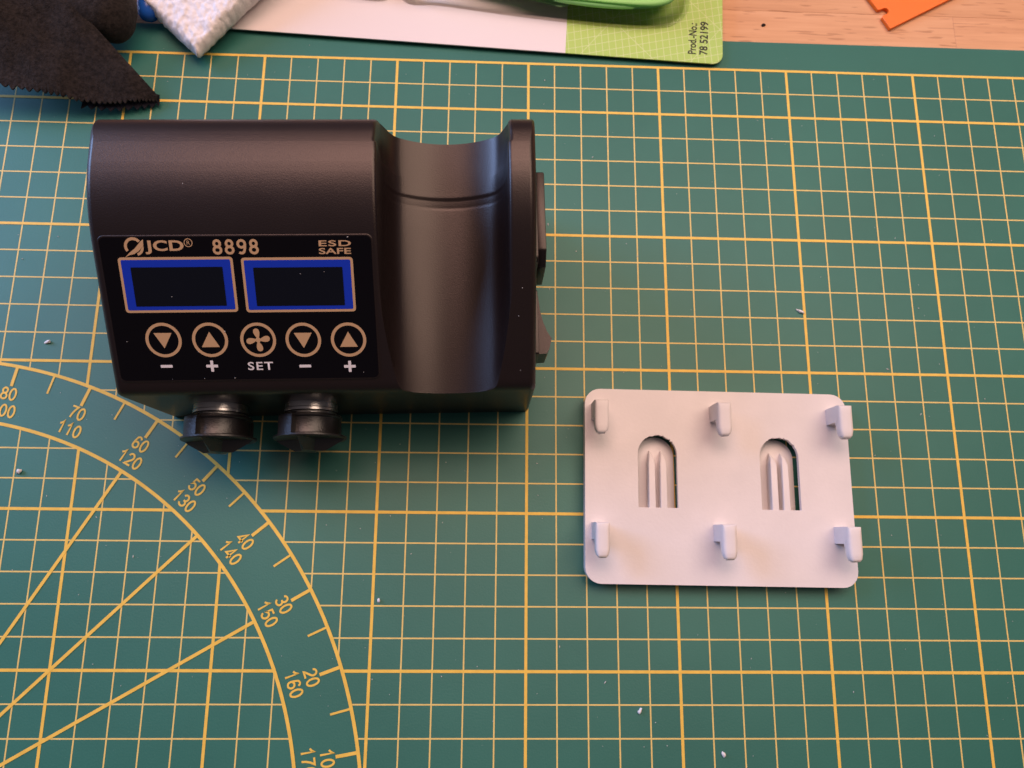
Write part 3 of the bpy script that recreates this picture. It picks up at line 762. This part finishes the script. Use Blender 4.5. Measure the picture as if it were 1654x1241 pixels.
def fold(u, v_):
    # rolled fold behind the flap, its rounded end hanging over the mat
    p = Vector((lerp(-21, -14.45, u), 0, 0))
    t = (v_ - 0.08) * math.pi * 1.05
    r_ = lerp(1.5, 1.0, u) * (math.sqrt(max(0.0, 1 - max(0, (u - 0.84) / 0.16) ** 2)) if u > 0.84 else 1)
    yc = lerp(4.3, 3.05, u)
    p.y = yc - 1.35 * r_ * math.cos(t); p.z = 0.9 + 0.95 * r_ * math.sin(t)
    p.z += 0.16 * noise.noise(Vector((p.x * 0.6, p.y * 0.6, 11))); p.y += 0.12 * noise.noise(Vector((p.x * 0.8, p.z, 5)))
    return p
sheet_cloth('cloth_fold', fold, 60, 30, 0.05, M['cloth'], cl)
hem2 = [(-16.3, -0.50, 0.42), (-15.3, -0.52, 0.30), (-14.4, -0.36, 0.22), (-13.66, -0.16, 0.14)]
bk2 = [(-16.0, 0.6, 0.55), (-15.2, 0.4, 0.45), (-14.4, 0.25, 0.35), (-13.60, 0.02, 0.34)]
def under(u, v_):
    p = pathpt(hem2, u).lerp(pathpt(bk2, u), v_)
    if v_ < 0.05:
        zz = (u * 9.0) % 1.0; p.y -= 0.17 * abs(zz - 0.5) * 2
    p.z += 0.04 * noise.noise(Vector((p.x * 3, p.y * 3, 1)))
    return p
sheet_cloth('folded_hem', under, 72, 10, 0.04, M['navy'], cl)

# ------------------------------------------------------------------ orange plastic piece on the wood
bm = bmesh.new()
og = [(14.44, 4.16), (14.16, 4.68), (14.21, 4.76), (14.36, 4.83), (14.45, 4.92), (14.46, 5.02), (14.38, 5.09), (14.27, 5.10), (14.16, 5.04), (14.02, 5.00), (13.2, 6.35), (12.6, 7.3), (15.9, 9.0), (17.9, 6.1)]
prism(bm, og, -0.297, -0.14, 'z', 0.012, 1)
tag(fin('scraper_blade', bm, M['orange'], None, 30), 'flat orange plastic piece with a small rounded notch lying on the wood', 'plastic piece')

# ------------------------------------------------------------------ crumbs and lint
def crumb(name, x, y, z, sx, sy, sz, rot, label, cat, m='crumb', seed=0):
    bm = bmesh.new(); bmesh.ops.create_icosphere(bm, subdivisions=2, radius=1)
    for v_ in bm.verts:
        k = 1 + 0.55 * noise.noise(v_.co * 1.9 + Vector((seed * 7.3, 0, 0))); v_.co = Vector((v_.co.x * sx * k, v_.co.y * sy * k, max(-0.5, v_.co.z) * sz * k))
        v_.co.z += 0.3 * sz * math.sin(v_.co.x / sx * 2)
    o = fin(name, bm, M[m], None, 40); o.location = Vector((x, y, z + sz * 0.6)) * S; o.rotation_euler = (0, 0, rot)
    return tag(o, label, cat)
G = 'white plastic crumbs scattered on the mat'
for k, (x, y, sx, sy, sz, ro_, lb) in enumerate((
    (-16.51, -9.35, 0.12, 0.055, 0.05, 0.3, 'white plastic crumb on the mat left of the black station, above the protractor arc'),
    (-16.82, -13.79, 0.085, 0.075, 0.07, 0.9, 'star shaped white plastic crumb between the numerals and left picture edge'),
    (9.84, -7.74, 0.15, 0.05, 0.05, -0.5, 'curled white plastic shaving on the mat above the white hook plate'),
    (-4.79, -17.83, 0.045, 0.075, 0.05, 0.2, 'oval white crumb just right of the protractor arc near the 30 mark'),
    (3.65, -21.17, 0.05, 0.10, 0.05, -0.5, 'slim white crumb on the mat well below the white hook plate'),
    (6.28, -22.45, 0.06, 0.09, 0.05, 0.4, 'white crumb at the lowest edge of the mat below the hook plate'))):
    tag(crumb('plastic_crumb', x, y, 0.005, sx, sy, sz, ro_, lb, 'crumb', seed=k), group=G)
bm = bmesh.new(); bmesh.ops.create_icosphere(bm, subdivisions=1, radius=0.06)
crumb('knot_speck', 9.37, 4.25, -0.31, 0.085, 0.06, 0.05, 0.2, 'tiny dark speck standing for a small hole in the wooden table right of the blister pack', 'crumb', 'dark_knot', 5)  # small dark lump put in for a knot hole in the wood
bm.free()
bm = bmesh.new(); rd = random.Random(3)
def speck(p, r_, el):
    a = rd.uniform(0, 6.28); t = Vector((math.cos(a), math.sin(a), 0)); s2 = Vector((-t.y, t.x, 0)); u = Vector((0, 0, 1))
    vs = [bm.verts.new(p + q) for q in (t * r_ * el, s2 * r_, -t * r_ * el, -s2 * r_, u * r_ * 0.8)]
    for i in range(4): bm.faces.new((vs[i], vs[(i + 1) % 4], vs[4]))
for i in range(420):
    x, y = rd.uniform(-20, 20), rd.uniform(-23, 3)
    speck(Vector((x, y, 0.014)), rd.choice((0.006, 0.008, 0.010, 0.013, 0.02)) * rd.uniform(0.7, 1.1), rd.choice((1, 1, 1.6, 3)))
tag(fin('mat_lint', bm, M['dust'], None, None), kind='stuff')
bm = bmesh.new(); Mx = st.matrix_basis.copy(); Mr = Matrix.Rotation(TH, 3, 'Z')
def stw(p): return Mr @ p + Vector((-12.0, -11.9, 0))
for x, s_, r_ in ((2.0, 2.85, .016), (3.32, 1.86, .02), (2.52, 1.28, .014), (5.55, 3.45, .012), (6.2, 3.5, .012), (7.1, .62, .012), (7.0, 1.25, .012), (1.7, .49, .009), (3.45, .50, .016), (2.6, .50, .011), (6.9, 4.44, .022), (0.6, 1.6, .014)):
    speck(stw(F(0.033)(x, s_)), r_ * 0.7, 1.4)
for x, y, z in ((11.65, 2.6, Hh(2.6)), (11.6, 0.5, Hh(0.5)), (2.6, 5.2, Hh(5.2)), (11.55, 1.9, Hh(1.9))):
    speck(stw(Vector((x, y, z + 0.003))), 0.012, 1.3)
tag(fin('panel_lint', bm, M['dust'], None, None), kind='stuff')
